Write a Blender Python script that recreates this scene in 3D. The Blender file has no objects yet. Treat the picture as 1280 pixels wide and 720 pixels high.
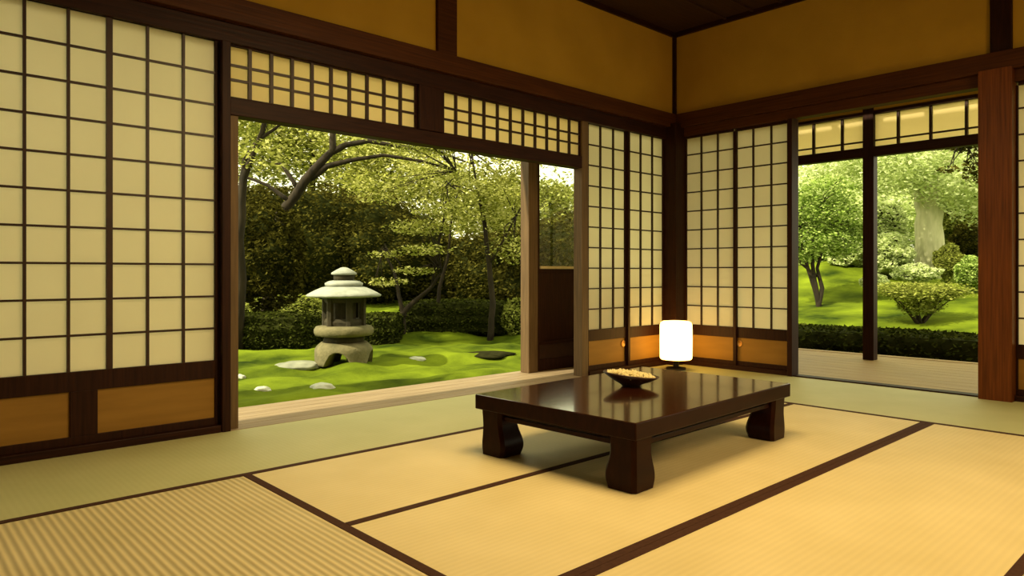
import bpy, bmesh, math, random
import numpy as np
from mathutils import Vector, noise
C = bpy.context.scene
COL = C.collection
# ------------------------------------------------------------------ camera
F = 877.0; HY = 341.0
fw = Vector((.6783, .7348, 0)).normalized(); rt = Vector((fw.y, -fw.x, 0)); CAM = Vector((0, 0, 1.0))
cd = bpy.data.cameras.new('camera'); cam = bpy.data.objects.new('camera', cd); COL.objects.link(cam)
cam.location = CAM; cam.rotation_euler = (math.pi/2, 0, -math.atan2(fw.x, fw.y))
cd.sensor_width = 36; cd.lens = F/1280*36; cd.shift_y = (HY-360)/1280; cd.clip_start = .02; cd.clip_end = 400
C.camera = cam
# ------------------------------------------------------------------ sky, sun, unseen room fill, exposure
SKY = 2.5; SKYC = (1.0, .95, .63, 1)
w = bpy.data.worlds.new('sky'); C.world = w; w.use_nodes = True
w.node_tree.nodes['Background'].inputs[0].default_value = SKYC
w.node_tree.nodes['Background'].inputs[1].default_value = SKY
sd = bpy.data.lights.new('sun', 'SUN'); sd.energy = 7.5; sd.color = (1, .9, .62); sd.angle = math.radians(1.2)
so = bpy.data.objects.new('sun', sd); COL.objects.link(so)
SUNV = Vector((-.70, .12, .66)).normalized()
so.rotation_euler = SUNV.to_track_quat('Z', 'Y').to_euler(); so.location = (-5, 5, 15)
def area(name, loc, size, power, col, rot=(0, 0, 0)):
    l = bpy.data.lights.new(name, 'AREA'); l.shape = 'RECTANGLE'; l.size, l.size_y = size; l.energy = power; l.color = col
    o = bpy.data.objects.new(name, l); COL.objects.link(o); o.location = loc; o.rotation_euler = rot; return o
area('room_fill', (2.6, 2.0, 2.9), (1.2, 1.2), 88, (1, .72, .34))  # unseen warm fill added under the ceiling, no lamp modelled
area('room_fill_right', (3.6, -1.4, 2.9), (1.6, 1.6), 118, (1, .70, .33), (math.radians(25), 0, math.radians(10)))  # second unseen fill, added to brighten the near right floor
C.view_settings.view_transform = 'Standard'; C.view_settings.look = 'None'
C.view_settings.exposure = 0.0; C.view_settings.gamma = 1.0; C.view_settings.use_curve_mapping = False

def at(px, py, d):
    return CAM + (fw + rt*((px-640)/F) - Vector((0, 0, 1))*((py-HY)/F))*d
# ------------------------------------------------------------------ materials
def mat(name, col, rough=.6, col2=None, scale=5, stretch=(1, 1, 1), spec=.3, bump=0, bscale=None, coat=0, metal=0, detail=4):
    m = bpy.data.materials.new(name); m.use_nodes = True; nt = m.node_tree; b = nt.nodes['Principled BSDF']
    b.inputs['Base Color'].default_value = (*col, 1); b.inputs['Roughness'].default_value = rough
    b.inputs['Specular IOR Level'].default_value = spec; b.inputs['Coat Weight'].default_value = coat; b.inputs['Coat Roughness'].default_value = .06
    b.inputs['Metallic'].default_value = metal
    tc = nt.nodes.new('ShaderNodeTexCoord'); mp = nt.nodes.new('ShaderNodeMapping'); mp.inputs['Scale'].default_value = stretch
    nt.links.new(tc.outputs['Object'], mp.inputs[0])
    if col2:
        n = nt.nodes.new('ShaderNodeTexNoise'); n.inputs['Scale'].default_value = scale; n.inputs['Detail'].default_value = detail
        r = nt.nodes.new('ShaderNodeValToRGB'); r.color_ramp.elements[0].position = .3; r.color_ramp.elements[1].position = .7
        r.color_ramp.elements[0].color = (*col, 1); r.color_ramp.elements[1].color = (*col2, 1)
        nt.links.new(mp.outputs[0], n.inputs[0]); nt.links.new(n.outputs[0], r.inputs[0]); nt.links.new(r.outputs[0], b.inputs['Base Color'])
    if bump:
        n2 = nt.nodes.new('ShaderNodeTexNoise'); n2.inputs['Scale'].default_value = bscale or scale; n2.inputs['Detail'].default_value = 5
        bp = nt.nodes.new('ShaderNodeBump'); bp.inputs['Strength'].default_value = bump; bp.inputs['Distance'].default_value = .02
        nt.links.new(mp.outputs[0], n2.inputs[0]); nt.links.new(n2.outputs[0], bp.inputs['Height']); nt.links.new(bp.outputs[0], b.inputs['Normal'])
    return m
def leafmat(name, c1, c2, c3, tr=.45):
    m = bpy.data.materials.new(name); m.use_nodes = True; nt = m.node_tree; nt.nodes.clear()
    out = nt.nodes.new('ShaderNodeOutputMaterial'); g = nt.nodes.new('ShaderNodeNewGeometry'); r = nt.nodes.new('ShaderNodeValToRGB')
    r.color_ramp.elements[0].color = (*c1, 1); r.color_ramp.elements[1].color = (*c3, 1); e = r.color_ramp.elements.new(.5); e.color = (*c2, 1)
    nt.links.new(g.outputs['Random Per Island'], r.inputs[0])
    d = nt.nodes.new('ShaderNodeBsdfDiffuse'); t = nt.nodes.new('ShaderNodeBsdfTranslucent'); mx = nt.nodes.new('ShaderNodeMixShader'); mx.inputs[0].default_value = tr
    nt.links.new(r.outputs[0], d.inputs[0]); nt.links.new(r.outputs[0], t.inputs[0]); nt.links.new(d.outputs[0], mx.inputs[1]); nt.links.new(t.outputs[0], mx.inputs[2])
    nt.links.new(mx.outputs[0], out.inputs[0]); return m
def papermat(name, col, tr=.75, rough_var=True):
    m = bpy.data.materials.new(name); m.use_nodes = True; nt = m.node_tree; nt.nodes.clear()
    out = nt.nodes.new('ShaderNodeOutputMaterial'); tc = nt.nodes.new('ShaderNodeTexCoord'); n = nt.nodes.new('ShaderNodeTexNoise')
    n.inputs['Scale'].default_value = 3; n.inputs['Detail'].default_value = 6; nt.links.new(tc.outputs['Object'], n.inputs[0])
    r = nt.nodes.new('ShaderNodeValToRGB'); r.color_ramp.elements[0].color = (*[c*.93 for c in col], 1); r.color_ramp.elements[1].color = (*col, 1)
    nt.links.new(n.outputs[0], r.inputs[0])
    d = nt.nodes.new('ShaderNodeBsdfDiffuse'); t = nt.nodes.new('ShaderNodeBsdfTranslucent'); mx = nt.nodes.new('ShaderNodeMixShader'); mx.inputs[0].default_value = tr
    nt.links.new(r.outputs[0], d.inputs[0]); nt.links.new(r.outputs[0], t.inputs[0]); nt.links.new(d.outputs[0], mx.inputs[1]); nt.links.new(t.outputs[0], mx.inputs[2])
    nt.links.new(mx.outputs[0], out.inputs[0]); return m
DK, DK2 = (.014, .004, .002), (.030, .009, .0035)
wood_x = mat('dark_wood_x', DK, .5, DK2, 6, (.6, 12, 12), spec=.12, bump=.1)
wood_y = mat('dark_wood_y', DK, .5, DK2, 6, (12, .6, 12), spec=.12, bump=.1)
wood_z = mat('dark_wood_z', DK, .5, DK2, 6, (12, 12, .6), spec=.12, bump=.1)
beam_x = mat('beam_wood_x', (.038, .011, .0022), .5, (.072, .022, .004), 5, (.5, 10, 14), spec=.12, bump=.1)
beam_y = mat('beam_wood_y', (.038, .011, .0022), .5, (.072, .022, .004), 5, (10, .5, 14), spec=.12, bump=.1)
post_m = mat('post_wood', (.070, .019, .003), .45, (.15, .042, .007), 5, (14, 14, .5), spec=.15, bump=.1)
grey_z = mat('weathered_wood', (.085, .050, .020), .6, (.14, .085, .035), 5, (12, 12, .6), bump=.15)
deck_y = mat('deck_wood_y', (.24, .15, .045), .5, (.42, .28, .10), 5, (9, .35, 9), bump=.15)
deck_x = mat('deck_wood_x', (.20, .14, .075), .5, (.36, .27, .16), 5, (.35, 11, 9), bump=.15)
ceil_m = mat('ceiling_wood', (.024, .008, .003), .7, (.04, .014, .005), 4, (.5, 10, 10), bump=.1)
plaster = mat('ochre_plaster', (.38, .22, .022), .85, (.44, .26, .028), 2.5, spec=.1, bump=.08, bscale=60)
kick_m = mat('amber_kickboard', (.22, .115, .018), .6, (.28, .15, .026), 3, (.6, .6, 5), spec=.2, bump=.05)
black_x = mat('lattice_lacquer', (.020, .008, .004), .45, (.035, .013, .006), 8, (2, 2, 2))
paper = papermat('shoji_paper', (.96, .90, .70), .78)
paper2 = papermat('transom_paper', (.97, .84, .52), .8)
edge_m = mat('tatami_border', (.045, .018, .010), .8, (.065, .028, .014), 60, spec=.1)
iron = mat('dark_iron', (.03, .025, .02), .4, (.05, .04, .03), 8, metal=.6)
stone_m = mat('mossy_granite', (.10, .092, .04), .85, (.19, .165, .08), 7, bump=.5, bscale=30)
stone_r = mat('lit_granite', (.26, .28, .23), .8, (.36, .37, .31), 9, bump=.3, bscale=40)  # sunlit top of the lantern put into a paler stone colour
stone_d = mat('shaded_granite', (.028, .024, .012), .9, (.055, .045, .022), 8, bump=.5, bscale=30)  # shade under roof and platform put into a darker stone colour
bark = mat('bark', (.014, .010, .005), .9, (.032, .022, .010), 12, (1, 1, .3), bump=.6, bscale=20)
bark_p = mat('pale_bark', (.40, .40, .22), .9, (.58, .56, .34), 10, (1, 1, .3), bump=.6, bscale=16)
lacq_top = mat('red_brown_lacquer_top', (.022, .0055, .002), .13, (.038, .009, .003), 4, (1, 10, 4), spec=.55, coat=.4)
lacq_shade = mat('red_brown_lacquer_shade', (.014, .0034, .0013), .3, (.024, .006, .002), 4, (1, 10, 4), spec=.08)  # darker, duller copy: shade of the backlit table sides put into the colour

def tatami(name, axis, strength, c1=(.64, .53, .25, 1), c2=(.74, .62, .32, 1)):
    m = bpy.data.materials.new(name); m.use_nodes = True; nt = m.node_tree; b = nt.nodes['Principled BSDF']
    b.inputs['Roughness'].default_value = .55; b.inputs['Specular IOR Level'].default_value = .35
    tc = nt.nodes.new('ShaderNodeTexCoord'); sp = nt.nodes.new('ShaderNodeSeparateXYZ'); nt.links.new(tc.outputs['Object'], sp.inputs[0])
    wv = nt.nodes.new('ShaderNodeTexWave'); wv.wave_type = 'BANDS'; wv.bands_direction = axis; wv.inputs['Scale'].default_value = 11; wv.inputs['Distortion'].default_value = .3
    wv.inputs['Detail'].default_value = 1; nt.links.new(tc.outputs['Object'], wv.inputs[0])
    n = nt.nodes.new('ShaderNodeTexNoise'); n.inputs['Scale'].default_value = 2.2; n.inputs['Detail'].default_value = 5; nt.links.new(tc.outputs['Object'], n.inputs[0])
    r = nt.nodes.new('ShaderNodeValToRGB'); r.color_ramp.elements[0].position = .3; r.color_ramp.elements[1].position = .75
    r.color_ramp.elements[0].color = c1; r.color_ramp.elements[1].color = c2
    nt.links.new(n.outputs[0], r.inputs[0])
    mx = nt.nodes.new('ShaderNodeMixRGB'); mx.blend_type = 'MULTIPLY'; mx.inputs[0].default_value = strength*.55
    nt.links.new(r.outputs[0], mx.inputs[1]); nt.links.new(wv.outputs['Color'], mx.inputs[2]); nt.links.new(mx.outputs[0], b.inputs['Base Color'])
    bp = nt.nodes.new('ShaderNodeBump'); bp.inputs['Strength'].default_value = strength; bp.inputs['Distance'].default_value = .006
    nt.links.new(wv.outputs['Fac'], bp.inputs['Height']); nt.links.new(bp.outputs[0], b.inputs['Normal'])
    return m
tat_x = tatami('tatami_rush_bold', 'X', .55)
tat_s = tatami('tatami_rush_fine', 'Y', .10)
tat_g = tatami('tatami_rush_daylit', 'X', .06, (.45, .45, .20, 1), (.52, .51, .25, 1))  # greener rush, with the tint of garden daylight put into the colour

# ------------------------------------------------------------------ helpers
class MB:
    def __init__(s): s.bm = bmesh.new()
    def box(s, x0, x1, y0, y1, z0, z1):
        x0, x1 = sorted((x0, x1)); y0, y1 = sorted((y0, y1)); z0, z1 = sorted((z0, z1))
        v = [s.bm.verts.new(p) for p in ((x0,y0,z0),(x1,y0,z0),(x1,y1,z0),(x0,y1,z0),(x0,y0,z1),(x1,y0,z1),(x1,y1,z1),(x0,y1,z1))]
        for f in ((0,3,2,1),(4,5,6,7),(0,1,5,4),(1,2,6,5),(2,3,7,6),(3,0,4,7)): s.bm.faces.new([v[i] for i in f])
        return s
    def lathe(s, prof, n=32, c=(0, 0, 0), sx=1, sy=1, fn=None):
        rings = []
        for r, z in prof:
            ring = []
            for i in range(n):
                a = 2*math.pi*i/n; k = fn(a, r, z) if fn else (r, z)
                ring.append(s.bm.verts.new((c[0]+k[0]*sx*math.cos(a), c[1]+k[0]*sy*math.sin(a), c[2]+k[1])))
            rings.append(ring)
        for a, b in zip(rings, rings[1:]):
            for i in range(n): s.bm.faces.new((a[i], a[(i+1) % n], b[(i+1) % n], b[i]))
        s.bm.faces.new(rings[0][::-1]); s.bm.faces.new(rings[-1]); return s
    def tube(s, pts, rad, n=7):
        pts = [Vector(p) for p in pts]; rings = []
        for i, p in enumerate(pts):
            d = (pts[min(i+1, len(pts)-1)]-pts[max(i-1, 0)]).normalized()
            u = d.cross(Vector((.3, .9, .1)))
            if u.length < .1: u = d.cross(Vector((1, 0, 0)))
            u.normalize(); v = d.cross(u)
            rings.append([s.bm.verts.new(p+(u*math.cos(2*math.pi*k/n)+v*math.sin(2*math.pi*k/n))*rad[i]) for k in range(n)])
        for a, b in zip(rings, rings[1:]):
            for i in range(n): s.bm.faces.new((a[i], a[(i+1) % n], b[(i+1) % n], b[i]))
        s.bm.faces.new(rings[0][::-1]); s.bm.faces.new(rings[-1]); return s
    def build(s, name, m, parent=None, bevel=0, smooth=False, shift=None):
        bmesh.ops.recalc_face_normals(s.bm, faces=s.bm.faces)
        if shift: bmesh.ops.translate(s.bm, verts=s.bm.verts, vec=Vector(shift)*-1)
        me = bpy.data.meshes.new(name); s.bm.to_mesh(me); s.bm.free(); me.materials.append(m)
        if smooth:
            for p in me.polygons: p.use_smooth = True
        o = bpy.data.objects.new(name, me); COL.objects.link(o)
        if parent: o.parent = parent
        if bevel:
            b = o.modifiers.new('bevel', 'BEVEL'); b.width = bevel; b.segments = 2; b.limit_method = 'ANGLE'
        return o
def tag(o, label, cat, group=None, kind=None):
    o['label'] = label; o['category'] = cat
    if group: o['group'] = group
    if kind: o['kind'] = kind
    return o
def struct(o, label=None, cat=None):
    o['kind'] = 'structure'
    if label: o['label'] = label; o['category'] = cat
    return o
def thing(name, label, cat, loc=(0, 0, 0), rz=0, group=None, kind=None):
    o = bpy.data.objects.new(name, None); COL.objects.link(o); o.location = loc; o.rotation_euler = (0, 0, rz); o.empty_display_size = .1
    return tag(o, label, cat, group, kind)
def bx(name, x0, x1, y0, y1, z0, z1, m, parent=None, bevel=0):
    return MB().box(x0, x1, y0, y1, z0, z1).build(name, m, parent, bevel)

# ------------------------------------------------------------------ room shell
XR, YL, ZC = 6.6, 4.5, 3.65
XB, YB = -2.6, -3.2
TH = .14
struct(bx('floor', XB, XR+.12, YB, YL+.12, -.30, -.05, wood_x), 'dark subfloor under the tatami mats', 'floor')
# ceiling with planks
cb = MB().box(XB-.1, XR+TH, YB-.1, YL+TH, ZC, ZC+.08)
for i in range(24):
    y = YB+.3*i+.15
    if y < YL: cb.box(XB, XR, y-.012, y+.012, ZC-.02, ZC)
struct(cb.build('ceiling', ceil_m), 'dark brown boarded ceiling', 'ceiling')
# upper walls + rear walls
struct(bx('wall_left', XB, XR+TH, YL, YL+TH, 2.62, ZC, plaster), 'ochre plaster wall above the garden opening', 'wall')
wr = MB().box(XR, XR+TH, YB, YL, 2.62, ZC); struct(wr.build('wall_right', plaster), 'ochre plaster wall above the right opening', 'wall')
struct(bx('wall_back', XB, XR, YB-TH, YB, 0, ZC, plaster), 'ochre plaster wall behind the viewer', 'wall')
struct(bx('wall_near', XB-TH, XB, YB-TH, YL+TH, 0, ZC, plaster), 'ochre plaster wall left of the viewer', 'wall')
def trim(n, *a, m=wood_x, bevel=.004, label=None):
    return struct(bx('trim_%d' % n, *a, m, None, bevel), label, 'trim' if label else None)
# left wall timber (interior face y = 4.5)
trim(1, XB, XR-.06, YL-.075, YL+.02, 2.585, 2.735, m=beam_x, label='long reddish brown beam over the garden opening')
trim(2, XB, XR-.1, YL-.02, YL+.10, 2.46, 2.585, m=wood_x, label='dark rail under the beam over the garden opening')
trim(3, 1.66, 5.06, YL-.012, YL+.10, 2.005, 2.115, m=wood_x, label='dark lintel at the head of the garden opening')
trim(4, 3.155, 3.395, YL-.03, YL+.10, 2.115, 2.46, m=wood_z, label='dark block between the two lattice transoms')
trim(5, 3.33, 3.52, YL-.035, YL+.01, 2.735, ZC, m=beam_x, label='reddish brown post on the wall above the beam')
trim(6, 1.645, 1.70, YL-.045, YL+.10, 0, 2.46, m=wood_z, label='dark jamb at the left of the garden opening')
trim(7, 1.70, 1.765, YL+.0, YL+.10, 0, 2.01, m=grey_z, label='brown inner stile at the left of the garden opening')
trim(8, 5.06, 5.15, YL-.01, YL+.10, 0, 2.46, m=grey_z, label='brown jamb at the right of the garden opening')
trim(9, XB, 1.645, YL-.035, YL+.10, -.05, .045, m=wood_x, label='dark sill under the left shoji screen')
trim(10, 5.15, XR-.18, YL-.03, YL+.10, -.05, .045, m=wood_x, label='dark sill under the shoji left of the corner')
trim(34, 1.70, 5.15, YL-.035, YL+.10, -.05, .003, m=deck_x, label='weathered threshold board between mats and ledge')
# corner
trim(11, 6.425, XR+TH, 4.36, YL+TH, -.05, 2.62, m=wood_z, label='dark square corner post')
trim(12, 6.565, XR, YL-.035, YL, 2.735, ZC, m=wood_z, bevel=0, label='thin dark corner batten above the beams')
# right wall timber (interior face x = 6.6)
trim(13, XR-.075, XR+.02, YB, YL-.02, 2.585, 2.735, m=beam_y, label='long brown beam over the right opening')
trim(14, XR-.02, XR+.10, YB, 4.36, 2.49, 2.585, m=beam_y, label='dark rail under the beam over the right opening')
trim(15, XR-.04, XR+.10, 3.135, 3.185, 0, 2.49, m=wood_z, label='dark jamb left of the right opening')
trim(16, XR-.10, XR+.12, 1.36, 1.585, -.05, 2.60, m=post_m, label='thick reddish brown post right of the veranda opening')
trim(17, XR-.035, XR+.01, 1.375, 1.52, 2.735, ZC, m=wood_z, label='dark post on the wall above the thick post')
trim(18, XR-.02, XR+.10, 3.16, 4.36, -.05, .045, m=wood_y, label='dark sill under the shoji right of the corner')
trim(19, XR-.02, XR+.10, 1.585, 3.16, -.05, .012, m=wood_y, label='thin dark threshold before the right veranda')
trim(20, XR-.02, XR+.10, YB, 1.36, -.05, .045, m=wood_y)
# cornices
trim(21, XB, XR, YL-.03, YL, ZC-.05, ZC, m=wood_x, bevel=0); trim(22, XR-.03, XR, YB, YL-.03, ZC-.05, ZC, m=wood_y, bevel=0)

# ------------------------------------------------------------------ screens
def shoji(loc, rz, label, cols, rows, z0, z1, pitch, kick=(.09, .33), x_first=0, divider=None, thick=None, group=None, stile=.03, pull=None):
    """local x runs along the screen, local y points out of the room"""
    t = thing('shoji_screen', label, 'shoji screen', loc, rz, group)
    W = pitch*cols
    fr = MB()
    fr.box(-stile*.6, stile*.5, 0, .03, .045, 2.465); fr.box(W-stile*.5, W+stile*.6, 0, .03, .045, 2.465)
    fr.box(stile*.5, W-stile*.5, 0, .03, z0-.11, z0); fr.box(stile*.5, W-stile*.5, 0, .03, z1, 2.465); fr.box(stile*.5, W-stile*.5, 0, .03, .045, kick[0])
    if divider: fr.box(divider[0], divider[1], -.002, .03, kick[0], z0-.11)
    fr.build('frame', wood_z, t, .002)
    la = MB()
    for i in range(1, cols):
        h = .016 if thick == i else .0075
        la.box(i*pitch-h, i*pitch+h, .002, .022, z0, z1)
    dz = (z1-z0)/rows
    for j in range(1, rows): la.box(.01, W-.01, .004, .020, z0+j*dz-.0062, z0+j*dz+.0062)
    la.build('lattice', black_x, t)
    bx('paper', .005, W-.005, .0205, .0225, z0-.01, z1+.01, paper, t)
    if divider:
        bx('kickboard', .014, divider[0], .012, .024, kick[0]-.01, z0-.10, kick_m, t)
        bx('kickboard', divider[1], W-.014, .012, .024, kick[0]-.01, z0-.10, kick_m, t)
    else:
        bx('kickboard', .014, W-.014, .012, .024, kick[0]-.01, z0-.10, kick_m, t)
    if pull is not None:
        p = MB()
        n = 20
        for i in range(n):
            pass
        p.lathe([(.030, 0), (.034, .003), (.034, .008), (.026, .010), (.022, .006), (.004, .005)], 20)
        o = p.build('door_pull', brass, t, smooth=True); o.rotation_euler = (math.pi/2, 0, 0); o.location = (pull, .013, .27); o['label'] = 'round brass door pull'
    return t
brass = mat('aged_brass', (.45, .22, .06), .35, (.6, .32, .1), 20, metal=.9)
P = .2015
shoji((1.635-9*P, YL+.005, 0), 0, 'wide white paper shoji screen left of the garden opening', 9, 10, .45, 2.46, P, divider=(9*P-.80, 9*P-.665), thick=6)
shoji((5.19, YL+.03, 0), 0, 'narrow paper shoji screen beside the glazed door, left of the corner', 3, 10, .44, 2.46, .2, pull=.56, group=None)
shoji((5.81, YL+.005, 0), 0, 'narrow paper shoji screen directly left of the dark corner post', 3, 10, .44, 2.46, .2035)
shoji((XR+.005, 4.36, 0), -math.pi/2, 'narrow paper shoji screen directly right of the dark corner post', 3, 10, .44, 2.49, .197)
shoji((XR+.03, 3.77, 0), -math.pi/2, 'narrow paper shoji screen beside the right veranda opening', 3, 10, .44, 2.49, .193, pull=.04)
shoji((XR+.02, 1.36, 0), -math.pi/2, 'sliver of shoji screen at the right edge beyond the thick post', 6, 10, .44, 2.49, .2)

def transom(n, x0, x1, cols, label):
    t = struct(bpy.data.objects.new('window_%d' % n, None)); COL.objects.link(t); t['label'] = label; t['category'] = 'transom window'; t.location = (x0, YL+.01, 2.115)
    W = x1-x0; H = .345; f = MB()
    f.box(0, W, 0, .03, 0, .012); f.box(0, W, 0, .03, H-.008, H); f.box(0, .012, 0, .03, .012, H-.008); f.box(W-.012, W, 0, .03, .012, H-.008); f.build('frame', wood_x, t)
    l = MB()
    for i in range(1, cols): l.box(i*W/cols-.011, i*W/cols+.011, 0, .02, .012, H-.008)
    for z in (.122, .215): l.box(.012, W-.012, .003, .018, z-.008, z+.008)
    l.build('lattice', black_x, t)
    bx('paper', .006, W-.006, .021, .023, .005, H-.004, paper2, t)
transom(1, 1.70, 3.155, 10, 'ten column lattice transom over the left of the garden opening')
transom(2, 3.395, 5.06, 11, 'eleven column lattice transom over the right of the garden opening')

# ------------------------------------------------------------------ left narrow veranda + glazed door
lv = MB()
for i in range(5): lv.box(-1.0, 9.3, YL+.10+i*.125, YL+.10+i*.125+.119, -.05, 0.004 if i == 0 else -.004)
struct(lv.build('veranda_floor', deck_x, bevel=.003), 'weathered board ledge along the garden opening', 'veranda')
struct(bx('trim_23', -1.0, 9.3, 5.12, 5.19, -.45, -.05, wood_x))
struct(bx('trim_24', 4.87, 5.0, 5.03, 5.15, -.004, 3.0, grey_z, None, .006), 'brown post on the ledge edge in the garden opening', 'post')
struct(bx('trim_26', 4.80, 6.7, 5.03, 5.15, 2.30, 2.42, wood_x, None, .004))
g = thing('glazed_door', 'dark outer door with clear glass above and solid board below', 'door', (5.0, 5.06, -.004))
f = MB().box(0, .055, 0, .04, 0, 2.3).box(.94, 1.0, 0, .04, 0, 2.3).box(.055, .94, 0, .04, 0, .12).box(.055, .94, 0, .04, 2.2, 2.3).box(.055, .94, 0, .04, 1.0, 1.05)
f.build('frame', wood_z, g, .003)
bx('panel', .05, .945, .012, .03, .30, 1.005, wood_z, g); bx('rail', .055, .94, -.004, .036, .27, .30, wood_x, g)
bx('panel', .05, .945, .014, .028, .11, .27, black_x, g)
bx('ledge', .055, .94, -.02, .0, 1.045, 1.072, mat('pale_wood', (.50, .42, .22), .6, (.6, .5, .28), 8), g)
glass = bpy.data.materials.new('glass'); glass.use_nodes = True; nt = glass.node_tree; nt.nodes.clear()
o_ = nt.nodes.new('ShaderNodeOutputMaterial'); tr = nt.nodes.new('ShaderNodeBsdfTransparent'); gl = nt.nodes.new('ShaderNodeBsdfGlossy'); gl.inputs['Roughness'].default_value = .02
tr.inputs[0].default_value = (.93, .96, .92, 1); fr_ = nt.nodes.new('ShaderNodeFresnel'); mx = nt.nodes.new('ShaderNodeMixShader')
fr_ = nt.nodes.new('ShaderNodeLayerWeight'); pw = nt.nodes.new('ShaderNodeMath'); pw.operation = 'POWER'; pw.inputs[1].default_value = 4
nt.links.new(fr_.outputs['Facing'], pw.inputs[0]); ad = nt.nodes.new('ShaderNodeMath'); ad.operation = 'MULTIPLY_ADD'; ad.inputs[1].default_value = .9; ad.inputs[2].default_value = .04
nt.links.new(pw.outputs[0], ad.inputs[0]); nt.links.new(ad.outputs[0], mx.inputs[0]); nt.links.new(tr.outputs[0], mx.inputs[1]); nt.links.new(gl.outputs[0], mx.inputs[2]); nt.links.new(mx.outputs[0], o_.inputs[0])
bx('glass_pane', .05, .945, .018, .022, 1.04, 2.21, glass, g)
struct(bx('eave_left', -3.5, 9.6, YL+TH, 5.30, 2.98, 3.06, ceil_m), 'boarded eave over the left ledge', 'eave')

# ------------------------------------------------------------------ right veranda
rv = MB()
for i in range(11): rv.box(XR+.10+i*.215, XR+.10+i*.215+.209, -3.0, 4.60, -.05, 0)
struct(rv.build('veranda_floor', deck_y, bevel=.003), 'wide boarded veranda floor outside the right opening', 'veranda')
struct(bx('trim_25', 8.93, 9.06, -3.0, 4.60, -.06, .006, deck_y))
struct(bx('trim_27', 8.85, 8.93, -3.0, 4.60, -.45, -.05, wood_x))
XO = 8.45
struct(bx('trim_28', XO, XO+.12, 3.08, 3.20, 0, 3.0, wood_z, None, .005), 'dark slim post at the outer edge of the right veranda', 'post')
struct(bx('trim_29', XO, XO+.10, -3.0, 3.08, 2.33, 2.44, wood_y, None, .004), 'dark rail under the right outer transom', 'trim')
struct(bx('trim_30', XO, XO+.10, 3.20, 4.6, 2.33, 2.44, wood_y, None, .004), 'dark rail under the left outer transom', 'trim')
struct(bx('trim_31', XO, XO+.10, 3.20, 4.6, 2.81, 2.85, wood_y)); struct(bx('trim_32', XO, XO+.10, -3.0, 3.08, 2.81, 2.85, wood_y))
struct(bx('wall_outer', XO+.01, XO+.09, -3.0, 4.6, 2.85, 3.25, plaster), 'plaster strip above the outer transoms', 'wall')
def otrans(n, y0, y1, mull, label):
    t = struct(bpy.data.objects.new('window_%d' % n, None)); COL.objects.link(t); t['label'] = label; t['category'] = 'transom window'; t.location = (XO+.02, 0, 2.44)
    l = MB().box(0, .03, y0, y1, .063, .080)
    for m_ in mull: l.box(-.002, .032, m_-.014, m_+.014, 0, .37)
    l.build('lattice', black_x, t)
    bx('paper', .033, .036, y0, y1, 0, .37, paper2, t)
otrans(3, 3.20, 4.6, [3.44, 3.78, 4.10], 'outer paper transom left of the slim veranda post')
otrans(4, -3.0, 3.08, [2.83, 2.505, 2.17, 1.84, 1.5, 1.17], 'outer paper transom right of the slim veranda post')
ev = MB()  # roof gaps left open so sky light reaches the right shoji
for i in range(20): ev.box(XR+TH, 9.2, -4.4+.5*i, -4.33+.5*i, 3.25, 3.33)
ev.box(7.9, 9.25, -4.4, 5.17, 3.33, 3.40)  # solid outer boards added to keep the plaster strip dim
struct(ev.build('eave_right', ceil_m), 'unseen rafters over the right veranda, opened to let daylight onto the shoji', 'eave')
# house roof above the ceiling (keeps the sun off the near lawn)
struct(bx('roof', XB-1, 7.3, YB-1, 5.3, 3.75, 3.85, ceil_m), 'house roof', 'roof')
struct(bx('wall_end', XR+.14, 9.0, 4.64, 4.74, -.3, 3.25, wood_y), 'end wall of the right veranda', 'wall')

# ------------------------------------------------------------------ tatami mats
def mat_thing(x0, x1, y0, y1, label, edges, m=tat_s):
    t = thing('tatami_mat', label, 'tatami mat', ((x0+x1)/2, (y0+y1)/2, 0), 0, 'tatami mats covering the floor')
    cx, cy = (x0+x1)/2, (y0+y1)/2; a, b = (x1-x0)/2-.001, (y1-y0)/2-.001
    bx('mat_surface', -a, a, -b, b, -.05, 0, m, t)
    e = .040; z0, z1 = -.001, .0025
    if 'n' in edges: bx('border', -a, a, b-e, b, z0, z1, edge_m, t)
    if 's' in edges: bx('border', -a, a, -b, -b+e, z0, z1, edge_m, t)
    if 'w' in edges: bx('border', -a, -a+e, -b, b, z0, z1, edge_m, t)
    if 'e' in edges: bx('border', a-e, a, -b, b, z0, z1, edge_m, t)
    return t
mat_thing(XB, 5.2, 3.43, YL-.035, 'long tatami mat running along the foot of the left shoji and garden opening', 's', tat_g)
mat_thing(5.2, XR-.02, YB, YL-.035, 'greenish tatami mat along the foot of the right wall before the veranda', 'w', tat_g)
mat_thing(1.41, 5.2, 2.47, 3.43, 'tatami mat under the far half of the low table', 's')
mat_thing(1.41, 5.2, 1.555, 2.47, 'tatami mat under the near legs of the low table', 's')
mat_thing(1.41, 5.2, .60, 1.555, 'bright broad tatami mat in the right foreground before the table', 'n')
mat_thing(1.41, 5.2, YB, .60, 'tatami mat whose border just shows in the bottom right corner', 'n')
mat_thing(XB, 1.41, 1.2, 3.43, 'near left tatami mat with boldly ribbed weave', 'e', tat_x)
mat_thing(XB, 1.41, YB, 1.2, 'tatami mat behind the viewer', 'e')

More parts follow.
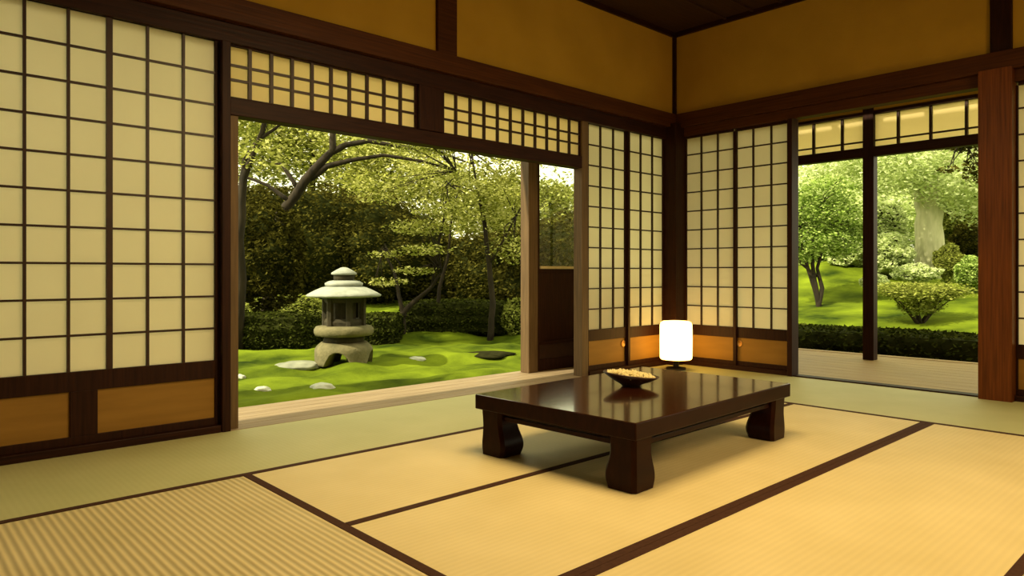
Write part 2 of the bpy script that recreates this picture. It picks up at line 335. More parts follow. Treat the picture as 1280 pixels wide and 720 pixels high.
# ------------------------------------------------------------------ low table
T = thing('low_table', 'low dark red-brown lacquered table in the middle of the mats', 'table', (3.305, 2.485, .0025), math.radians(2.2))
HX, HYY = .805, .535
top = MB().box(-HX, HX, -HYY, HYY, .247, .3275).build('tabletop', lacq_shade, T, .006)
top.data.materials.append(lacq_top)
for p in top.data.polygons:
    if p.normal.z > .9: p.material_index = 1
ap = MB().box(-HX+.11, HX-.11, -HYY+.055, -HYY+.085, .196, .220).box(-HX+.11, HX-.11, HYY-.085, HYY-.055, .196, .220).box(-HX+.055, -HX+.085, -HYY+.11, HYY-.11, .196, .220).box(HX-.085, HX-.055, -HYY+.11, HYY-.11, .196, .220)
ap.box(-HX+.12, HX-.12, -HYY+.05, -HYY+.09, .236, .249).box(-HX+.12, HX-.12, HYY-.09, HYY-.05, .236, .249).box(-HX+.05, -HX+.09, -HYY+.12, HYY-.12, .228, .249).box(HX-.09, HX-.05, -HYY+.12, HYY-.12, .228, .249)
ap.build('apron', lacq_shade, T, .003)
for sx in (-1, 1):
    for sy in (-1, 1):
        m = MB(); rings = []
        prof = [(0, .160, .004), (.015, .172, .001), (.045, .180, .0), (.075, .178, .0), (.105, .168, .002), (.14, .155, .004), (.175, .148, .004), (.21, .150, .002), (.25, .156, 0)]
        zs = [q[0] for q in prof]
        prof = [(z, float(np.interp(z, zs, [q[1] for q in prof])), float(np.interp(z, zs, [q[2] for q in prof]))) for z in np.linspace(0, .25, 26)]
        sm_ = lambda i, k: sum(prof[max(0, min(25, i+j))][k] for j in (-2, -1, 0, 1, 2))/5
        prof = [(p[0], sm_(i, 1), sm_(i, 2)) for i, p in enumerate(prof)]
        for z, s_, o_ in prof:
            ox, oy = sx*(HX-.02-o_), sy*(HYY-.02-o_)
            ix, iy = ox-sx*s_, oy-sy*s_; ch = .018
            xs = sorted((ox, ix)); ys = sorted((oy, iy))
            pts = [(xs[0]+ch, ys[0]), (xs[1]-ch, ys[0]), (xs[1], ys[0]+ch), (xs[1], ys[1]-ch), (xs[1]-ch, ys[1]), (xs[0]+ch, ys[1]), (xs[0], ys[1]-ch), (xs[0], ys[0]+ch)]
            rings.append([m.bm.verts.new((p[0], p[1], z)) for p in pts])
        for a, b in zip(rings, rings[1:]):
            for i in range(8): m.bm.faces.new((a[i], a[(i+1) % 8], b[(i+1) % 8], b[i]))
        m.bm.faces.new(rings[0][::-1]); m.bm.faces.new(rings[-1])
        lo = m.build('leg', lacq_shade, T)
# ------------------------------------------------------------------ dish with snacks
bp_ = at(789, 481, 4.15); bz = .3305
ang = math.atan2(rt.y, rt.x)
dish_m = mat('dark_dish', (.035, .014, .008), .3, (.06, .025, .012), 8, spec=.5, bump=.2)
D = thing('dish', 'dark oval dish with one raised end on the low table', 'dish', (bp_.x, bp_.y, bz), ang)
def rim(a, r, z):
    k = z/.07
    return r*(1+.04*math.cos(2*a)), z*(1-.24*math.cos(a)) if z > .015 else z
d = MB().lathe([(.050, 0), (.055, .004), (.060, .012), (.105, .032), (.145, .056), (.160, .068), (.157, .073), (.140, .064), (.10, .045), (.04, .034)], 48, sx=1.0, sy=.80, fn=rim)
d.build('bowl', dish_m, D, smooth=True)
rimm = mat('dish_rim', (.42, .33, .16), .5, (.55, .44, .24), 20)
snack_m = mat('pale_snacks', (.62, .52, .22), .6, (.82, .72, .38), 30, bump=.4, bscale=50)
rng = random.Random(4); sn = MB()
for i in range(230):
    a = rng.random()*6.283; r = math.sqrt(rng.random())*.135; x, y = r*math.cos(a), r*.78*math.sin(a)
    zb = (.062+.020*(1-r/.135))*(1-.24*math.cos(a)*r/.135)
    s_ = rng.uniform(.009, .016); z = zb+rng.uniform(-.004, .007)
    bmesh.ops.create_icosphere(sn.bm, subdivisions=1, radius=s_, matrix=__import__('mathutils').Matrix.Translation((x, y, z)) @ __import__('mathutils').Euler((rng.random()*3, rng.random()*3, 0)).to_matrix().to_4x4() @ __import__('mathutils').Matrix.Diagonal((1.3, .8, .55, 1)))
so_ = sn.build('dried_snacks', snack_m, None, smooth=True); so_.location = (bp_.x, bp_.y, bz); so_.rotation_euler = (0, 0, ang)
tag(so_, 'heap of small pale yellow snacks filling the oval dish', 'snacks', kind='stuff')

# ------------------------------------------------------------------ paper lamp
lp = at(845, 449, 7.25)
L = thing('paper_lamp', 'glowing white paper floor lamp standing before the corner post', 'lamp', (lp.x, lp.y, .0025))
sh = bpy.data.materials.new('lit_paper'); sh.use_nodes = True; b = sh.node_tree.nodes['Principled BSDF']
b.inputs['Base Color'].default_value = (.9, .75, .5, 1); b.inputs['Emission Color'].default_value = (1, .56, .125, 1); b.inputs['Emission Strength'].default_value = 8.0
q = [(.150, 0), (.160, .008), (.164, .03), (.166, .2), (.164, .35), (.156, .378), (.135, .392), (.09, .396)]
s_ = MB().lathe(q, 40).build('lamp_shade', sh, L, smooth=True); s_.location = (0, 0, .105)
MB().lathe([(.10, 0), (.10, .02), (.03, .03), (.03, .092), (.145, .097), (.152, .106)], 32).build('base', iron, L, smooth=False)

# ------------------------------------------------------------------ garden ground
def sst(a, b, x): t = max(0, min(1, (x-a)/(b-a))); return t*t*(3-2*t)
MOUND = at(1030, 360, 19.5)
def gh(x, y):
    ratio = math.atan2(y, x)
    wR = 1-sst(math.radians(30), math.radians(42), ratio)
    hl = -.38+.012*max(0, y-5.5)+.035*max(0, x+y-19)
    hl += .12*noise.noise(Vector((x*.6, y*.6, 3)))+.11*noise.noise(Vector((x*1.5, y*1.5, 7)))
    hr = -.50+.125*max(0, min(x, 21)-9.2)+.05*noise.noise(Vector((x*.6, y*.6, 1)))
    hr += .55*math.exp(-((x-MOUND.x)**2/7+(y-MOUND.y)**2/5))
    return hl*(1-wR)+hr*wR
def onground(px, py):
    d = 6.0
    while d < 60:
        p = at(px, py, d)
        if p.z <= gh(p.x, p.y): return Vector((p.x, p.y, gh(p.x, p.y))), d
        d += .02
    return Vector((p.x, p.y, gh(p.x, p.y))), d
NX, NY = 300, 300; gx0, gx1, gy0, gy1 = -2.0, 48.0, -6.0, 44.0
us = [(i/(NX-1))**1.5 for i in range(NX)]
def skip(x, y): return x < 8.5 and y < 4.9
vs = []; idx = {}
for j in range(NY):
    for i in range(NX):
        x = gx0+(gx1-gx0)*us[i] if False else gx0+(gx1-gx0)*i/(NX-1); y = gy0+(gy1-gy0)*j/(NY-1)
        z = gh(x, y) if not skip(x, y) else -.6
        vs.append((x, y, z))
fs = [(j*NX+i, j*NX+i+1, (j+1)*NX+i+1, (j+1)*NX+i) for j in range(NY-1) for i in range(NX-1)]
me = bpy.data.meshes.new('garden_ground'); me.from_pydata(vs, [], fs)
for p in me.polygons: p.use_smooth = True
moss = mat('moss', (.017, .032, .003), .95, (.17, .225, .012), 1.1, spec=.03, bump=1.0, bscale=9, detail=9)  # moss tone varies; dark patches also put furrow and tree shade into the colour
me.materials.append(moss); go = bpy.data.objects.new('garden_ground', me); COL.objects.link(go); struct(go, 'mossy green garden ground', 'ground')

# ------------------------------------------------------------------ leaves
RS = np.random.RandomState(11)
def leaf_arrays(cl, size, flat=.5, shell=.35):
    V = []
    for c, r, n in cl:
        d = RS.normal(size=(n, 3)); d /= np.linalg.norm(d, axis=1)[:, None]
        rad = (shell+(1-shell)*RS.random_sample(n)**.6)*(1+.12*RS.normal(size=n))
        V.append(np.array(c)+d*rad[:, None]*np.array(r))
    return np.concatenate(V)
def leaf_mesh(name, pos, size, m, parent=None, flat=.5, asp=.55):
    n = len(pos)
    nn = RS.normal(size=(n, 3)); nn[:, 2] = np.abs(nn[:, 2])+flat*2; nn /= np.linalg.norm(nn, axis=1)[:, None]
    t = np.cross(nn, RS.normal(size=(n, 3))); t /= np.linalg.norm(t, axis=1)[:, None]; b = np.cross(nn, t)
    s = size*RS.uniform(.6, 1.3, n)[:, None]
    v = np.stack([pos-t*s*.5, pos+b*s*asp*.5-nn*s*.06, pos+t*s*.5, pos-b*s*asp*.5-nn*s*.06], 1).reshape(-1, 3)
    me = bpy.data.meshes.new(name); me.vertices.add(4*n); me.vertices.foreach_set('co', v.ravel())
    me.loops.add(4*n); me.loops.foreach_set('vertex_index', np.arange(4*n, dtype=np.int32))
    me.polygons.add(n); me.polygons.foreach_set('loop_start', np.arange(0, 4*n, 4, dtype=np.int32))
    me.update(calc_edges=True); me.materials.append(m)
    o = bpy.data.objects.new(name, me); COL.objects.link(o)
    if parent: o.parent = parent
    return o
G_bright = leafmat('leaf_bright', (.10, .12, .015), (.40, .42, .08), (.80, .78, .30), .35)
G_mid = leafmat('leaf_mid', (.14, .17, .025), (.26, .29, .05), (.42, .44, .11), .4)
G_dark = leafmat('leaf_dark', (.028, .028, .005), (.058, .052, .009), (.12, .11, .02), .25)  # shade of the understorey is put into these dark leaf colours
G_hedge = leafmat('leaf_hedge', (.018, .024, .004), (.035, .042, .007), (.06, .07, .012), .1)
G_haze = leafmat('leaf_haze_pale', (.34, .42, .14), (.64, .72, .34), (.86, .90, .56), .5)  # garden haze put into the leaf colour
G_green = leafmat('leaf_green', (.10, .17, .02), (.30, .42, .08), (.60, .70, .24), .4)
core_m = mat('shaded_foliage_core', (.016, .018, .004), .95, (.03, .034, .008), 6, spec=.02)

def shrub(name, label, cat, c, r, n, size, m, box=False, core=.86, stems=0, group=None, flat=.3):
    c = Vector(c); base = Vector((c.x, c.y, gh(c.x, c.y)))
    t = thing(name, label, cat, base, 0, group)
    off = c-base
    d = RS.normal(size=(n, 3)); d /= np.linalg.norm(d, axis=1)[:, None]
    if box:
        d /= np.max(np.abs(d), axis=1)[:, None]**.75
    # irregular surface
    ph = np.sin(d[:, 0]*5+c.x)*np.cos(d[:, 1]*6+c.y)*.07+np.sin(d[:, 2]*9+c.x)*.05
    if box: ph *= .4
    else: ph = ph*.5+np.array([.30*noise.noise(Vector(q)*2.1+c)+.10*noise.noise(Vector(q)*6+c) for q in d])
    pos = d*(1+ph-.12*RS.random_sample(n)**2)[:, None]*np.array(r)+np.array(off)
    leaf_mesh('foliage', pos, size, m, t, flat)
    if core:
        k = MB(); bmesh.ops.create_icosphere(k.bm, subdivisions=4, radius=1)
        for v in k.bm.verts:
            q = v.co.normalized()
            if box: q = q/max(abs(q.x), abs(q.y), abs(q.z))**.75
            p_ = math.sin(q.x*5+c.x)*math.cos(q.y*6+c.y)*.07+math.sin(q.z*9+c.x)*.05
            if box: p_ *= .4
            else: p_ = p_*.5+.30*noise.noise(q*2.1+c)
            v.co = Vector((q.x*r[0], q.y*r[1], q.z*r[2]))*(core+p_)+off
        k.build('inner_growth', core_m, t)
    for i in range(stems):
        a = i*2.4; k = MB()
        tip = off+Vector((math.cos(a)*r[0]*.6, math.sin(a)*r[1]*.6, r[2]*.1)); k.tube([(.04*math.cos(a), .04*math.sin(a), -.05), tip*.5+Vector((0, 0, .03)), tip], [.03, .022, .008], 6)
        k.build('stem', bark, t)
    return t
def tree(name, label, base, trunks, crowns, size, m, bm_=bark, group=None, flat=.6, nb=0, cat='tree'):
    """trunks: list of (points, radii) world; crowns: (centre, radii, n)"""
    base = Vector(base); t = thing(name, label, cat, base, 0, group)
    k = MB()
    for i, (pts, rad) in enumerate(trunks):
        pts = [Vector(p)-base for p in pts]
        P_, R_ = [], []
        for a in range(len(pts)-1):
            for u in (0, .33, .66):
                p = pts[a].lerp(pts[a+1], u); P_.append(p+Vector((noise.noise(p*1.7+Vector((i, 0, 0))), noise.noise(p*1.7+Vector((0, 9, i))), 0))*rad[a]*.7*(1 if a+u > 0 else 0)); R_.append(rad[a]*(1-u)+rad[a+1]*u)
        P_.append(pts[-1]); R_.append(rad[-1]); k.tube(P_, R_, 8)
    rr = random.Random(len(label))
    tips = [Vector(p[0][-1])-base for p in trunks]
    for c, r, n in crowns:
        c = Vector(c)-base
        if nb and tips:
            s = min(tips, key=lambda q: (q-c).length)
            for _ in range(nb):
                e = c+Vector((rr.uniform(-1, 1)*r[0], rr.uniform(-1, 1)*r[1], rr.uniform(-.6, .8)*r[2]))*.8
                mid = s.lerp(e, .5)+Vector((rr.uniform(-.1, .1), rr.uniform(-.1, .1), rr.uniform(0, .15)))
                if (e-s).length < 2.2: k.tube([s, mid, e], [.016, .011, .004], 5)
    k.build('trunk', bm_, t, smooth=True)
    pos = leaf_arrays([(tuple(Vector(c)-base), r, n) for c, r, n in crowns], size)
    leaf_mesh('foliage', pos, size, m, t, flat)
    return t

# ---- stone lantern
lb, ld = onground(430, 452)
S = ld/877.0     # metres per photo pixel there
LT = thing('stone_lantern', 'squat stone garden lantern with tiered round roof on the moss', 'lantern', lb-Vector((0, 0, .03)), ang)
def hh(py): return (450-py)*S+.03
# arched foot ring with four openings
ft = MB(); n = 64; H0 = hh(425); RO, RI = 36*S, 20*S
rows_ = 10
def fr_arch(a):  # opening height at angle a
    k = (a+math.pi/2) % (math.pi/2); k = min(k, math.pi/2-k)/(math.pi/4)   # 0 at openings
    o = 1-(k/.55)**2
    return math.sqrt(o)*.62*H0 if o > 0 else 0
outer, inner = [], []
for i in range(n):
    a = 2*math.pi*i/n; lo = fr_arch(a-math.pi/2)
    col_o, col_i = [], []
    for j in range(rows_+1):
        u = j/rows_; z = lo+(H0-lo)*u; uu = z/H0
        ro = RO*(1.0-.02*uu) if uu < .6 else RO*(.99-.22*((uu-.6)/.4)**2)
        col_o.append(ft.bm.verts.new((ro*math.cos(a), ro*math.sin(a), z))); col_i.append(ft.bm.verts.new((RI*math.cos(a), RI*math.sin(a), z)))
    outer.append(col_o); inner.append(col_i)
for i in range(n):
    k = (i+1) % n
    for j in range(rows_):
        ft.bm.faces.new((outer[i][j], outer[k][j], outer[k][j+1], outer[i][j+1])); ft.bm.faces.new((inner[k][j], inner[i][j], inner[i][j+1], inner[k][j+1]))
    ft.bm.faces.new((outer[i][rows_], outer[k][rows_], inner[k][rows_], inner[i][rows_])); ft.bm.faces.new((outer[k][0], outer[i][0], inner[i][0], inner[k][0]))
ft.build('foot', stone_m, LT, smooth=True)
MB().lathe([(24*S, hh(428)), (25*S, hh(424)), (24*S, hh(416))], 32).build('neck', stone_d, LT, smooth=True)
MB().lathe([(26*S, hh(418)), (35*S, hh(416.5)), (36.5*S, hh(413)), (36.5*S, hh(409)), (34*S, hh(405.5)), (28*S, hh(404.5))], 48).build('platform', stone_m, LT, smooth=True)
fb = MB()
zf0, zf1 = hh(405), hh(368)
for i in range(6):
    a = math.pi/6+i*math.pi/3+.5; x, y = 23.5*S*math.cos(a), 23.5*S*math.sin(a)
    fb.lathe([(4.2*S, zf0), (4.2*S, zf1)], 6, (x, y, 0))
fb.lathe([(25*S, zf0), (26*S, zf0+5*S), (24*S, zf0+9*S)], 6); fb.lathe([(25*S, zf1-8*S), (27*S, zf1-3*S), (27*S, zf1)], 6)
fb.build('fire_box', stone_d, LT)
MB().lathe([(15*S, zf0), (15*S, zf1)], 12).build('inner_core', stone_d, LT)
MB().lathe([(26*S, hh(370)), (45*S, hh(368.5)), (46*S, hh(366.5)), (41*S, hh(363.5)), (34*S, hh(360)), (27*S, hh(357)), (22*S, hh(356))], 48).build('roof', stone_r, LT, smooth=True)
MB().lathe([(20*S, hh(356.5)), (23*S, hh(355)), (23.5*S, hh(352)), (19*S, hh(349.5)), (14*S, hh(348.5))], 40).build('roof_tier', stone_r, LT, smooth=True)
MB().lathe([(12.5*S, hh(349)), (13*S, hh(342)), (12.5*S, hh(341))], 32).build('finial_neck', stone_d, LT, smooth=True)
MB().lathe([(12*S, hh(342)), (15.5*S, hh(341)), (15.5*S, hh(339)), (9*S, hh(335)), (4*S, hh(332.5)), (1*S, hh(332))], 32).build('finial', stone_r, LT, smooth=True)

# ---- stones in the moss
rock_l = mat('pale_rock', (.34, .36, .28), .85, (.55, .56, .46), 6, bump=.5, bscale=12)
rock_g = mat('flat_grey_rock', (.17, .18, .13), .85, (.30, .31, .22), 6, bump=.5, bscale=12)
def rock(px, py, wpx, hpx, m, label, name='garden_stone'):
    p, d_ = onground(px, py); s = d_/877; k = MB(); bmesh.ops.create_icosphere(k.bm, subdivisions=4, radius=1)
    for v in k.bm.verts:
        q = v.co*(1+.18*noise.noise(v.co*1.8+Vector((px, py, 0)))); v.co = Vector((q.x*wpx*s/2, q.y*wpx*s*.38, q.z*hpx*s*.5))
    o = k.build(name, m, smooth=True); o.location = p+Vector((0, 0, -.01)); o.rotation_euler = (0, 0, ang+.1); return tag(o, label, 'stone', 'stones lying in the moss')
rock(372, 457, 58, 13, rock_g, 'broad flat grey stone just left of the stone lantern')
rock(403, 484, 30, 13, rock_l, 'pale stone in the moss below the stone lantern')
rock(328, 488, 22, 12, rock_l, 'small white stone in the moss near the left jamb')
rock(299, 472, 16, 10, rock_l, 'small pale stone half hidden by the left jamb')
rock(521, 449, 22, 8, rock_l, 'small pale stone in the moss right of the stone lantern')
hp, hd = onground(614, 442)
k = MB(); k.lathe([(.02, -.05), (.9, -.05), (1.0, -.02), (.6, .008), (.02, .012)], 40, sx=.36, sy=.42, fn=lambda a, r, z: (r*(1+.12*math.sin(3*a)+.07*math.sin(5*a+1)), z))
ho = k.build('hollow_shade', mat('hollow_shade_dark', (.012, .012, .004), .95, (.03, .03, .01), 9, spec=.02, bump=.5), smooth=True); ho.location = hp+Vector((0, 0, .01)); ho.rotation_euler = (0, 0, ang)  # flat dark disc lays the shade of a hollow on the moss
tag(ho, 'dark disc painting the shade of a hollow in the moss before the ledge post', 'painted shade')

# ------------------------------------------------------------------ left garden planting
def ga(px, py, d): return at(px, py, d)
def gbase(px, d):
    p = at(px, 400, d); return Vector((p.x, p.y, gh(p.x, p.y)))
# low hedges
def hedge_px(x0, x1, ytop, d, thick, label, m=G_hedge, n=9000, size=.07, name='clipped_hedge'):
    c = at((x0+x1)/2, ytop, d); zt = c.z; gb = gh(c.x, c.y); W = (x1-x0)/F*d/2
    cc = Vector((c.x, c.y, (zt+gb-.1)/2)); t = shrub(name, label, 'hedge', cc, (W, thick, (zt-gb+.1)/2), n, size, m, box=True, core=.95)
    # turn it to face the camera direction of view
    t.rotation_euler = (0, 0, ang); return t
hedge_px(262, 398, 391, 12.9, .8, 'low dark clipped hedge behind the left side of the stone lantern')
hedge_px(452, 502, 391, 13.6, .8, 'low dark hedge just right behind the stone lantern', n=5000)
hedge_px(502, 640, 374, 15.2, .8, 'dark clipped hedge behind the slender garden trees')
shrub('round_shrub', 'yellow green rounded shrub left behind the stone lantern roof', 'shrub', at(360, 388, 16.2), (.95, .9, .36), 6000, .08, G_mid, flat=.8)
shrub('round_shrub', 'dark green shrub in front of the ledge post', 'shrub', at(650, 400, 14.5), (.42, .42, .42), 2600, .07, G_mid)
tc_ = shrub('shoji_dimmer_hedge', 'unseen tall dark hedge added outside to dim the wide left shoji screen', 'hedge', (-1.2, 7.5, 1.4), (3.4, .7, 1.9), 8000, .14, G_hedge, box=True, core=.95)  # out-of-view hedge, added to cut the daylight on the left shoji
shrub('shade_hedge', 'low dark ground cover added to deepen the house shade along the right veranda', 'hedge', (10.1, 3.2, -.12), (.62, 3.6, .36), 22000, .07, G_hedge, box=True, core=.95)  # foliage strip added to darken the lawn where the house shadow falls
# tall dark evergreens (understorey)
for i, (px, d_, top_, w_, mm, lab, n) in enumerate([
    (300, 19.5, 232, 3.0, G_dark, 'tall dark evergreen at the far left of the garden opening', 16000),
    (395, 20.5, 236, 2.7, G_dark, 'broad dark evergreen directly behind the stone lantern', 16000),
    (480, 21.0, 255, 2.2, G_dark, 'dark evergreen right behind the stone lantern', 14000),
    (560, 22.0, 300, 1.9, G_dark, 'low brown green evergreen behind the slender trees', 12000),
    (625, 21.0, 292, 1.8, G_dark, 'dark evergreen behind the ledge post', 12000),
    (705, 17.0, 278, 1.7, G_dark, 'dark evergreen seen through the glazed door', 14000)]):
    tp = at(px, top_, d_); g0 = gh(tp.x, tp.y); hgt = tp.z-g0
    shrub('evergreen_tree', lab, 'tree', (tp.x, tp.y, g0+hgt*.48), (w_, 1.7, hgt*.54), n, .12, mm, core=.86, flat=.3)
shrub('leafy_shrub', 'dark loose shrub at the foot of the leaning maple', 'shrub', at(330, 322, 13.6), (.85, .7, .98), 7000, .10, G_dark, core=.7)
# near maple with sweeping branches (silhouettes)
b0 = gbase(332, 14.6)
mp_ = lambda x, y, d=14.5: at(x, y, d)
tree('maple_tree', 'leaning maple with sweeping dark limbs behind the lantern', b0,
     [([b0-Vector((0, 0, .1)), mp_(338, 330), mp_(352, 268), mp_(378, 232), mp_(402, 205), mp_(418, 188), mp_(416, 150), mp_(405, 90)], [.13, .12, .105, .10, .085, .075, .055, .04]),
      ([mp_(415, 190), mp_(432, 181), mp_(460, 176), mp_(500, 183), mp_(548, 190), mp_(590, 205)], [.075, .06, .05, .04, .03, .015]),
      ([mp_(386, 224), mp_(410, 208), mp_(440, 200), mp_(480, 194), mp_(530, 202), mp_(570, 214)], [.075, .06, .045, .035, .03, .015]),
      ([mp_(372, 236), mp_(352, 205), mp_(330, 202), mp_(312, 190)], [.05, .03, .02, .01]),
      ([mp_(360, 250), mp_(335, 232), mp_(310, 222), mp_(296, 219)], [.05, .035, .025, .012])],
     [(mp_(450, 160, 16), (1.6, 1.0, .30), 1100), (mp_(530, 172, 13.4), (1.1, .9, .35), 1100), (mp_(540, 210, 16.0), (1.1, .8, .35), 1000), (mp_(480, 236, 15.6), (.9, .8, .35), 900), (mp_(545, 185, 14.0), (.5, .5, .12), 400),
      (mp_(440, 70, 11.5), (2.4, 2.0, .7), 4500), (mp_(540, 50, 12), (2.2, 2.0, .7), 3500), (mp_(340, 60, 12), (2.0, 2.0, .7), 3000), (mp_(330, 195, 11.8), (.7, .7, .25), 350)],  # high clumps are out of view, added to shade the garden below
     .10, G_bright, nb=5)
b1 = gbase(298, 12.2)
tree('young_tree', 'slim dark forked tree beside the left jamb', b1,
     [([b1-Vector((0, 0, .1)), at(300, 300, 12), at(305, 222, 12), at(316, 190, 12), at(328, 165, 12), at(338, 130, 12)], [.10, .09, .065, .055, .045, .03]),
      ([at(302, 225, 12), at(306, 200, 12), at(322, 176, 12), at(345, 160, 12), at(358, 150, 12)], [.05, .04, .035, .025, .015])],
     [(at(320, 110, 12), (1.2, 1.2, .5), 2200), (at(310, 170, 12.4), (.5, .5, .3), 250)], .09, G_mid, nb=3)
# slender trees on the right of the left garden
b2 = gbase(503, 14.0)
tree('young_maple', 'small twisted maple right of the stone lantern with light leaf tiers', b2,
     [([b2-Vector((0, 0, .1)), at(503, 392, 14), at(520, 375, 14), at(540, 358, 13.8), at(552, 340, 13.6)], [.07, .06, .05, .035, .02]),
      ([at(506, 396, 14), at(498, 370, 14), at(492, 340, 14.2), at(480, 310, 14.4)], [.05, .04, .03, .015]),
      ([at(540, 358, 13.8), at(545, 320, 13.6), at(556, 270, 13.4), at(560, 230, 13.4)], [.03, .03, .022, .012])],
     [(at(530, 285, 13.4), (.75, .6, .16), 700), (at(555, 262, 13.2), (.7, .6, .15), 500), (at(530, 312, 13.2), (.5, .5, .12), 320), (at(520, 338, 13.4), (.45, .4, .09), 180),
      (at(485, 352, 14.2), (.45, .4, .10), 200), (at(480, 318, 14.2), (.35, .35, .08), 110), (at(575, 240, 13.6), (.8, .7, .3), 900)], .085, G_bright, nb=4)
b3 = gbase(546, 14.6)
tree('young_maple', 'thin straight pale stemmed tree in the middle of the garden', b3,
     [([b3-Vector((0, 0, .1)), at(547, 390, 14.6), at(549, 360, 14.6), at(560, 320, 14.6), at(566, 260, 14.6)], [.055, .045, .04, .03, .02])],
     [(at(600, 270, 14.8), (1.1, .9, .35), 1500), (at(560, 215, 14.8), (1.0, .9, .3), 900)], .085, G_bright, nb=4)
b4 = gbase(612, 14.2)
tree('young_maple', 'dark slim tree left of the ledge post', b4,
     [([b4-Vector((0, 0, .1)), at(616, 380, 14.2), at(611, 330, 14.2), at(606, 280, 14.2), at(596, 235, 14.2), at(590, 190, 14.2)], [.075, .065, .055, .045, .03, .02]),
      ([at(611, 330, 14.2), at(630, 300, 14), at(645, 270, 14)], [.03, .025, .012])],
     [(at(635, 250, 14.2), (.8, .8, .6), 1700), (at(600, 225, 14.5), (.8, .8, .3), 700), (at(635, 205, 14), (.7, .7, .4), 1000), (at(640, 310, 14), (.5, .5, .35), 450)], .085, G_bright, nb=4)
# bright canopy beyond
for i, (px, py, d_, r_, n, mm, lab) in enumerate([
    (270, 170, 27, (4.0, 3.5, 3.0), 15000, G_bright, 'sunlit tree at the far left beyond the dark evergreens'),
    (390, 165, 28, (4.2, 3.5, 3.0), 16000, G_bright, 'sunlit yellow green tree beyond the leaning maple'),
    (490, 215, 27, (3.2, 3.2, 2.4), 13000, G_bright, 'mid green tree beyond the middle of the garden'),
    (610, 272, 26, (3.0, 3.0, 1.8), 9000, G_bright, 'sunlit yellow tree beyond the ledge post'),
    (705, 268, 27, (2.4, 2.6, 1.5), 6000, G_bright, 'sunlit tree seen above the glazed door rail'),
    (660, 175, 25, (1.6, 2, 1.6), 1500, G_bright, 'open crowned tree whose leaves dot the pale sky')]):
    c = at(px, py, d_); bb = Vector((c.x, c.y, gh(c.x, c.y)))
    tree('broadleaf_tree', lab, bb, [([bb-Vector((0, 0, .1)), bb.lerp(c, .5), c], [.22, .17, .08])],
         [(c, r_, n//2)]+[(c+Vector((RS.uniform(-1, 1)*r_[0]*.7, RS.uniform(-1, 1)*r_[1]*.7, RS.uniform(-.5, .7)*r_[2])), (r_[0]*.38, r_[1]*.38, r_[2]*.3), n//14) for _ in range(7)], .20, mm, nb=3)

# ------------------------------------------------------------------ right garden planting
b5, d5 = onground(1024, 383)
def m5(x, y, k=0): return at(x, y, d5+k)
tree('camellia_tree', 'small many stemmed tree with dark green crown on the lawn', b5,
     [([b5-Vector((-.05, 0, .1)), m5(1018, 360), m5(1010, 335), m5(1003, 305), m5(1000, 280)], [.06, .05, .04, .03, .02]),
      ([b5-Vector((0, 0, .1)), m5(1020, 358), m5(1015, 330), m5(1016, 300), m5(1020, 270)], [.055, .05, .04, .03, .02]),
      ([b5-Vector((.06, 0, .1)), m5(1027, 360), m5(1022, 335), m5(1030, 305), m5(1045, 275)], [.055, .045, .035, .025, .02]),
      ([m5(1022, 345), m5(1002, 330), m5(992, 315)], [.035, .025, .012])],
     [(m5(1020, 300), (.75, .7, .35), 2600), (m5(1045, 270), (.7, .7, .40), 2600), (m5(1005, 265), (.6, .7, .4), 2200), (m5(1050, 305), (.45, .5, .3), 1300), (m5(1030, 240), (.75, .7, .35), 2200), (m5(998, 320), (.35, .4, .2), 500), (m5(1070, 290), (.3, .3, .25), 500)],
     .085, G_green, nb=5)
b6, d6 = onground(1150, 404)
s6 = d6/F
def m6(x, y, k=0): return at(x, y, d6+k)
tree('azalea_bush', 'flat topped twiggy bush in front of the right veranda', b6,
     [([b6+Vector((.03*math.cos(a), .03*math.sin(a), -.05)), m6(1150+14*math.cos(a), 392, .1*math.sin(a)), m6(1152+34*math.cos(a), 376, .35*math.sin(a))], [.028, .02, .008]) for a in (0, .9, 1.9, 2.8, 3.7, 4.6, 5.5)],
     [(m6(1150, 366), (58*s6, .55, 12*s6), 3800), (m6(1125, 362), (36*s6, .5, 10*s6), 1500), (m6(1178, 364), (36*s6, .5, 11*s6), 1500), (m6(1150, 382), (34*s6, .35, 12*s6), 1800)], .065, G_mid, nb=6, flat=1.0, cat='bush')
# pale trunk tree
b7, d7 = onground(1161, 344)
d7 = min(d7, 18.5); b7 = at(1161, 346, d7); b7.z = gh(b7.x, b7.y)
s7 = d7/F
def m7(x, y, k=0): return at(x, y, d7+k)
tree('great_tree', 'large tree with a thick pale trunk beyond the right lawn', b7,
     [([b7-Vector((0, 0, .3)), m7(1161, 320), m7(1160, 280), m7(1160, 240), m7(1156, 190), m7(1150, 120)], [20*s7, 17*s7, 15.5*s7, 14.5*s7, 12*s7, 8*s7]),
      ([m7(1158, 225), m7(1190, 195), m7(1225, 160)], [8*s7, 6*s7, 4*s7]), ([m7(1158, 215), m7(1125, 185), m7(1090, 150)], [8*s7, 6*s7, 4*s7])],
     [(m7(1110, 205, -.8), (1.5, 1.2, .7), 3800), (m7(1190, 225, -.6), (1.3, 1.1, .7), 3200), (m7(1150, 150), (2.6, 2, 1.2), 6000), (m7(1230, 250, -.5), (.9, 1, .6), 1500), (m7(1050, 200, 0), (1.4, 1.2, .6), 2200)], .13, G_haze, bark_p, nb=4)
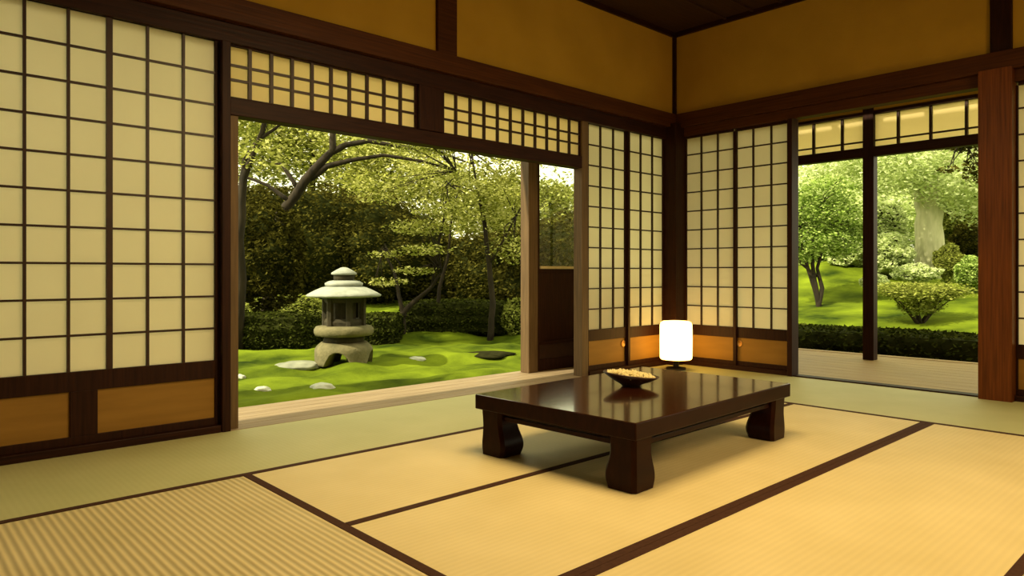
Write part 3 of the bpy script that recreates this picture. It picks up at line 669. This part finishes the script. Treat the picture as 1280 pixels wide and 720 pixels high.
# shrubs around the trunk
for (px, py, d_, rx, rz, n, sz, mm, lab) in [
    (1112, 318, d7-.3, 28, 26, 5500, .10, G_haze, 'pale leafy shrub left of the thick trunk'),
    (1145, 342, d7-1.6, 28, 11, 2800, .08, G_haze, 'low pale ground shrub before the thick trunk'),
    (1093, 352, d7-2.2, 16, 10, 1500, .08, G_haze, 'small pale shrub beside the slim veranda post'),
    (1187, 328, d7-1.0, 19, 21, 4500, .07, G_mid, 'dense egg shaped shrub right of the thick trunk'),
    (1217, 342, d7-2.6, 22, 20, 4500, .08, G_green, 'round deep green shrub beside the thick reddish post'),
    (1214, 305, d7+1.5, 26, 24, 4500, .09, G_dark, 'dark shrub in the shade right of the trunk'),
    (1100, 285, d7+2.0, 30, 34, 5500, .12, G_haze, 'big pale shrub behind the slim veranda post'),
    (1060, 318, d7+1.0, 26, 18, 3500, .10, G_haze, 'pale shrub behind the many stemmed tree'),
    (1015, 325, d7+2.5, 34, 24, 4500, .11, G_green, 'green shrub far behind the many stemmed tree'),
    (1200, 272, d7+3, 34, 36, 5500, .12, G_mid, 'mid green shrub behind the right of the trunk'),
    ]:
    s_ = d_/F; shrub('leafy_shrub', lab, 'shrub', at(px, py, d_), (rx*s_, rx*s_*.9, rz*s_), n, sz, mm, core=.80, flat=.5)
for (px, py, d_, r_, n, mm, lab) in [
    (1020, 262, 27, (3.6, 3.4, 2.6), 14000, G_haze, 'hazy pale tree far behind the left outer pane'),
    (1105, 250, 28, (3.8, 3.4, 2.9), 16000, G_haze, 'hazy pale tree far behind the slim veranda post'),
    (1190, 240, 29, (3.8, 3.4, 3.2), 16000, G_haze, 'hazy pale tree far behind the thick trunk'),
    (1262, 240, 27, (3.2, 3.2, 3.0), 9000, G_haze, 'hazy pale tree far behind the thick reddish post'),
    (1060, 180, 33, (5, 4, 2.6), 9000, G_haze, 'most distant pale crown above the veranda lawn'),
    (1190, 160, 34, (5, 4, 3.0), 11000, G_haze, 'most distant pale crown above the thick trunk')]:
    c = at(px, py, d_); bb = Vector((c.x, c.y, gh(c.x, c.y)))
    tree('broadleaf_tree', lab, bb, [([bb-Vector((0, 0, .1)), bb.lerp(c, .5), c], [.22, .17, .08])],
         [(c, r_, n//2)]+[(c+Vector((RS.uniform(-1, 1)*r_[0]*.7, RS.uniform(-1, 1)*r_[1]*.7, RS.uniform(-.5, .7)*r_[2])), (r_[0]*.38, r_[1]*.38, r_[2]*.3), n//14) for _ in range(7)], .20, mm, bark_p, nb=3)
# dark hanging branch, top right
bq = gbase(1262, 12.5)
tree('overhanging_tree', 'dark leaved tree whose branch hangs in at the top right of the garden', bq,
     [([bq-Vector((0, 0, .1)), at(1262, 280, 12.5), at(1258, 200, 12.5), at(1240, 160, 12.5), at(1205, 170, 12.5)], [.14, .12, .10, .06, .02])],
     [(at(1222, 180, 12.5), (.5, .5, .12), 350), (at(1200, 182, 12.5), (.35, .4, .09), 200), (at(1220, 210, 12.4), (.2, .25, .28), 320), (at(1185, 212, 12.5), (.15, .2, .08), 60), (at(1262, 150, 12.5), (1.4, 1.2, .6), 2500)], .09, G_dark, nb=3)

# ------------------------------------------------------------------ groups of repeats
GR = {'shoji_screen': 'shoji screens around the room', 'broadleaf_tree': 'sunlit trees far beyond the garden', 'evergreen_tree': 'dark evergreens behind the lantern',
      'young_maple': 'slender maples by the lantern', 'leafy_shrub': 'leafy shrubs in the garden'}
for o in bpy.data.objects:
    k_ = o.name.split('.')[0]
    if k_ in GR and o.parent is None and 'group' not in o: o['group'] = GR[k_]
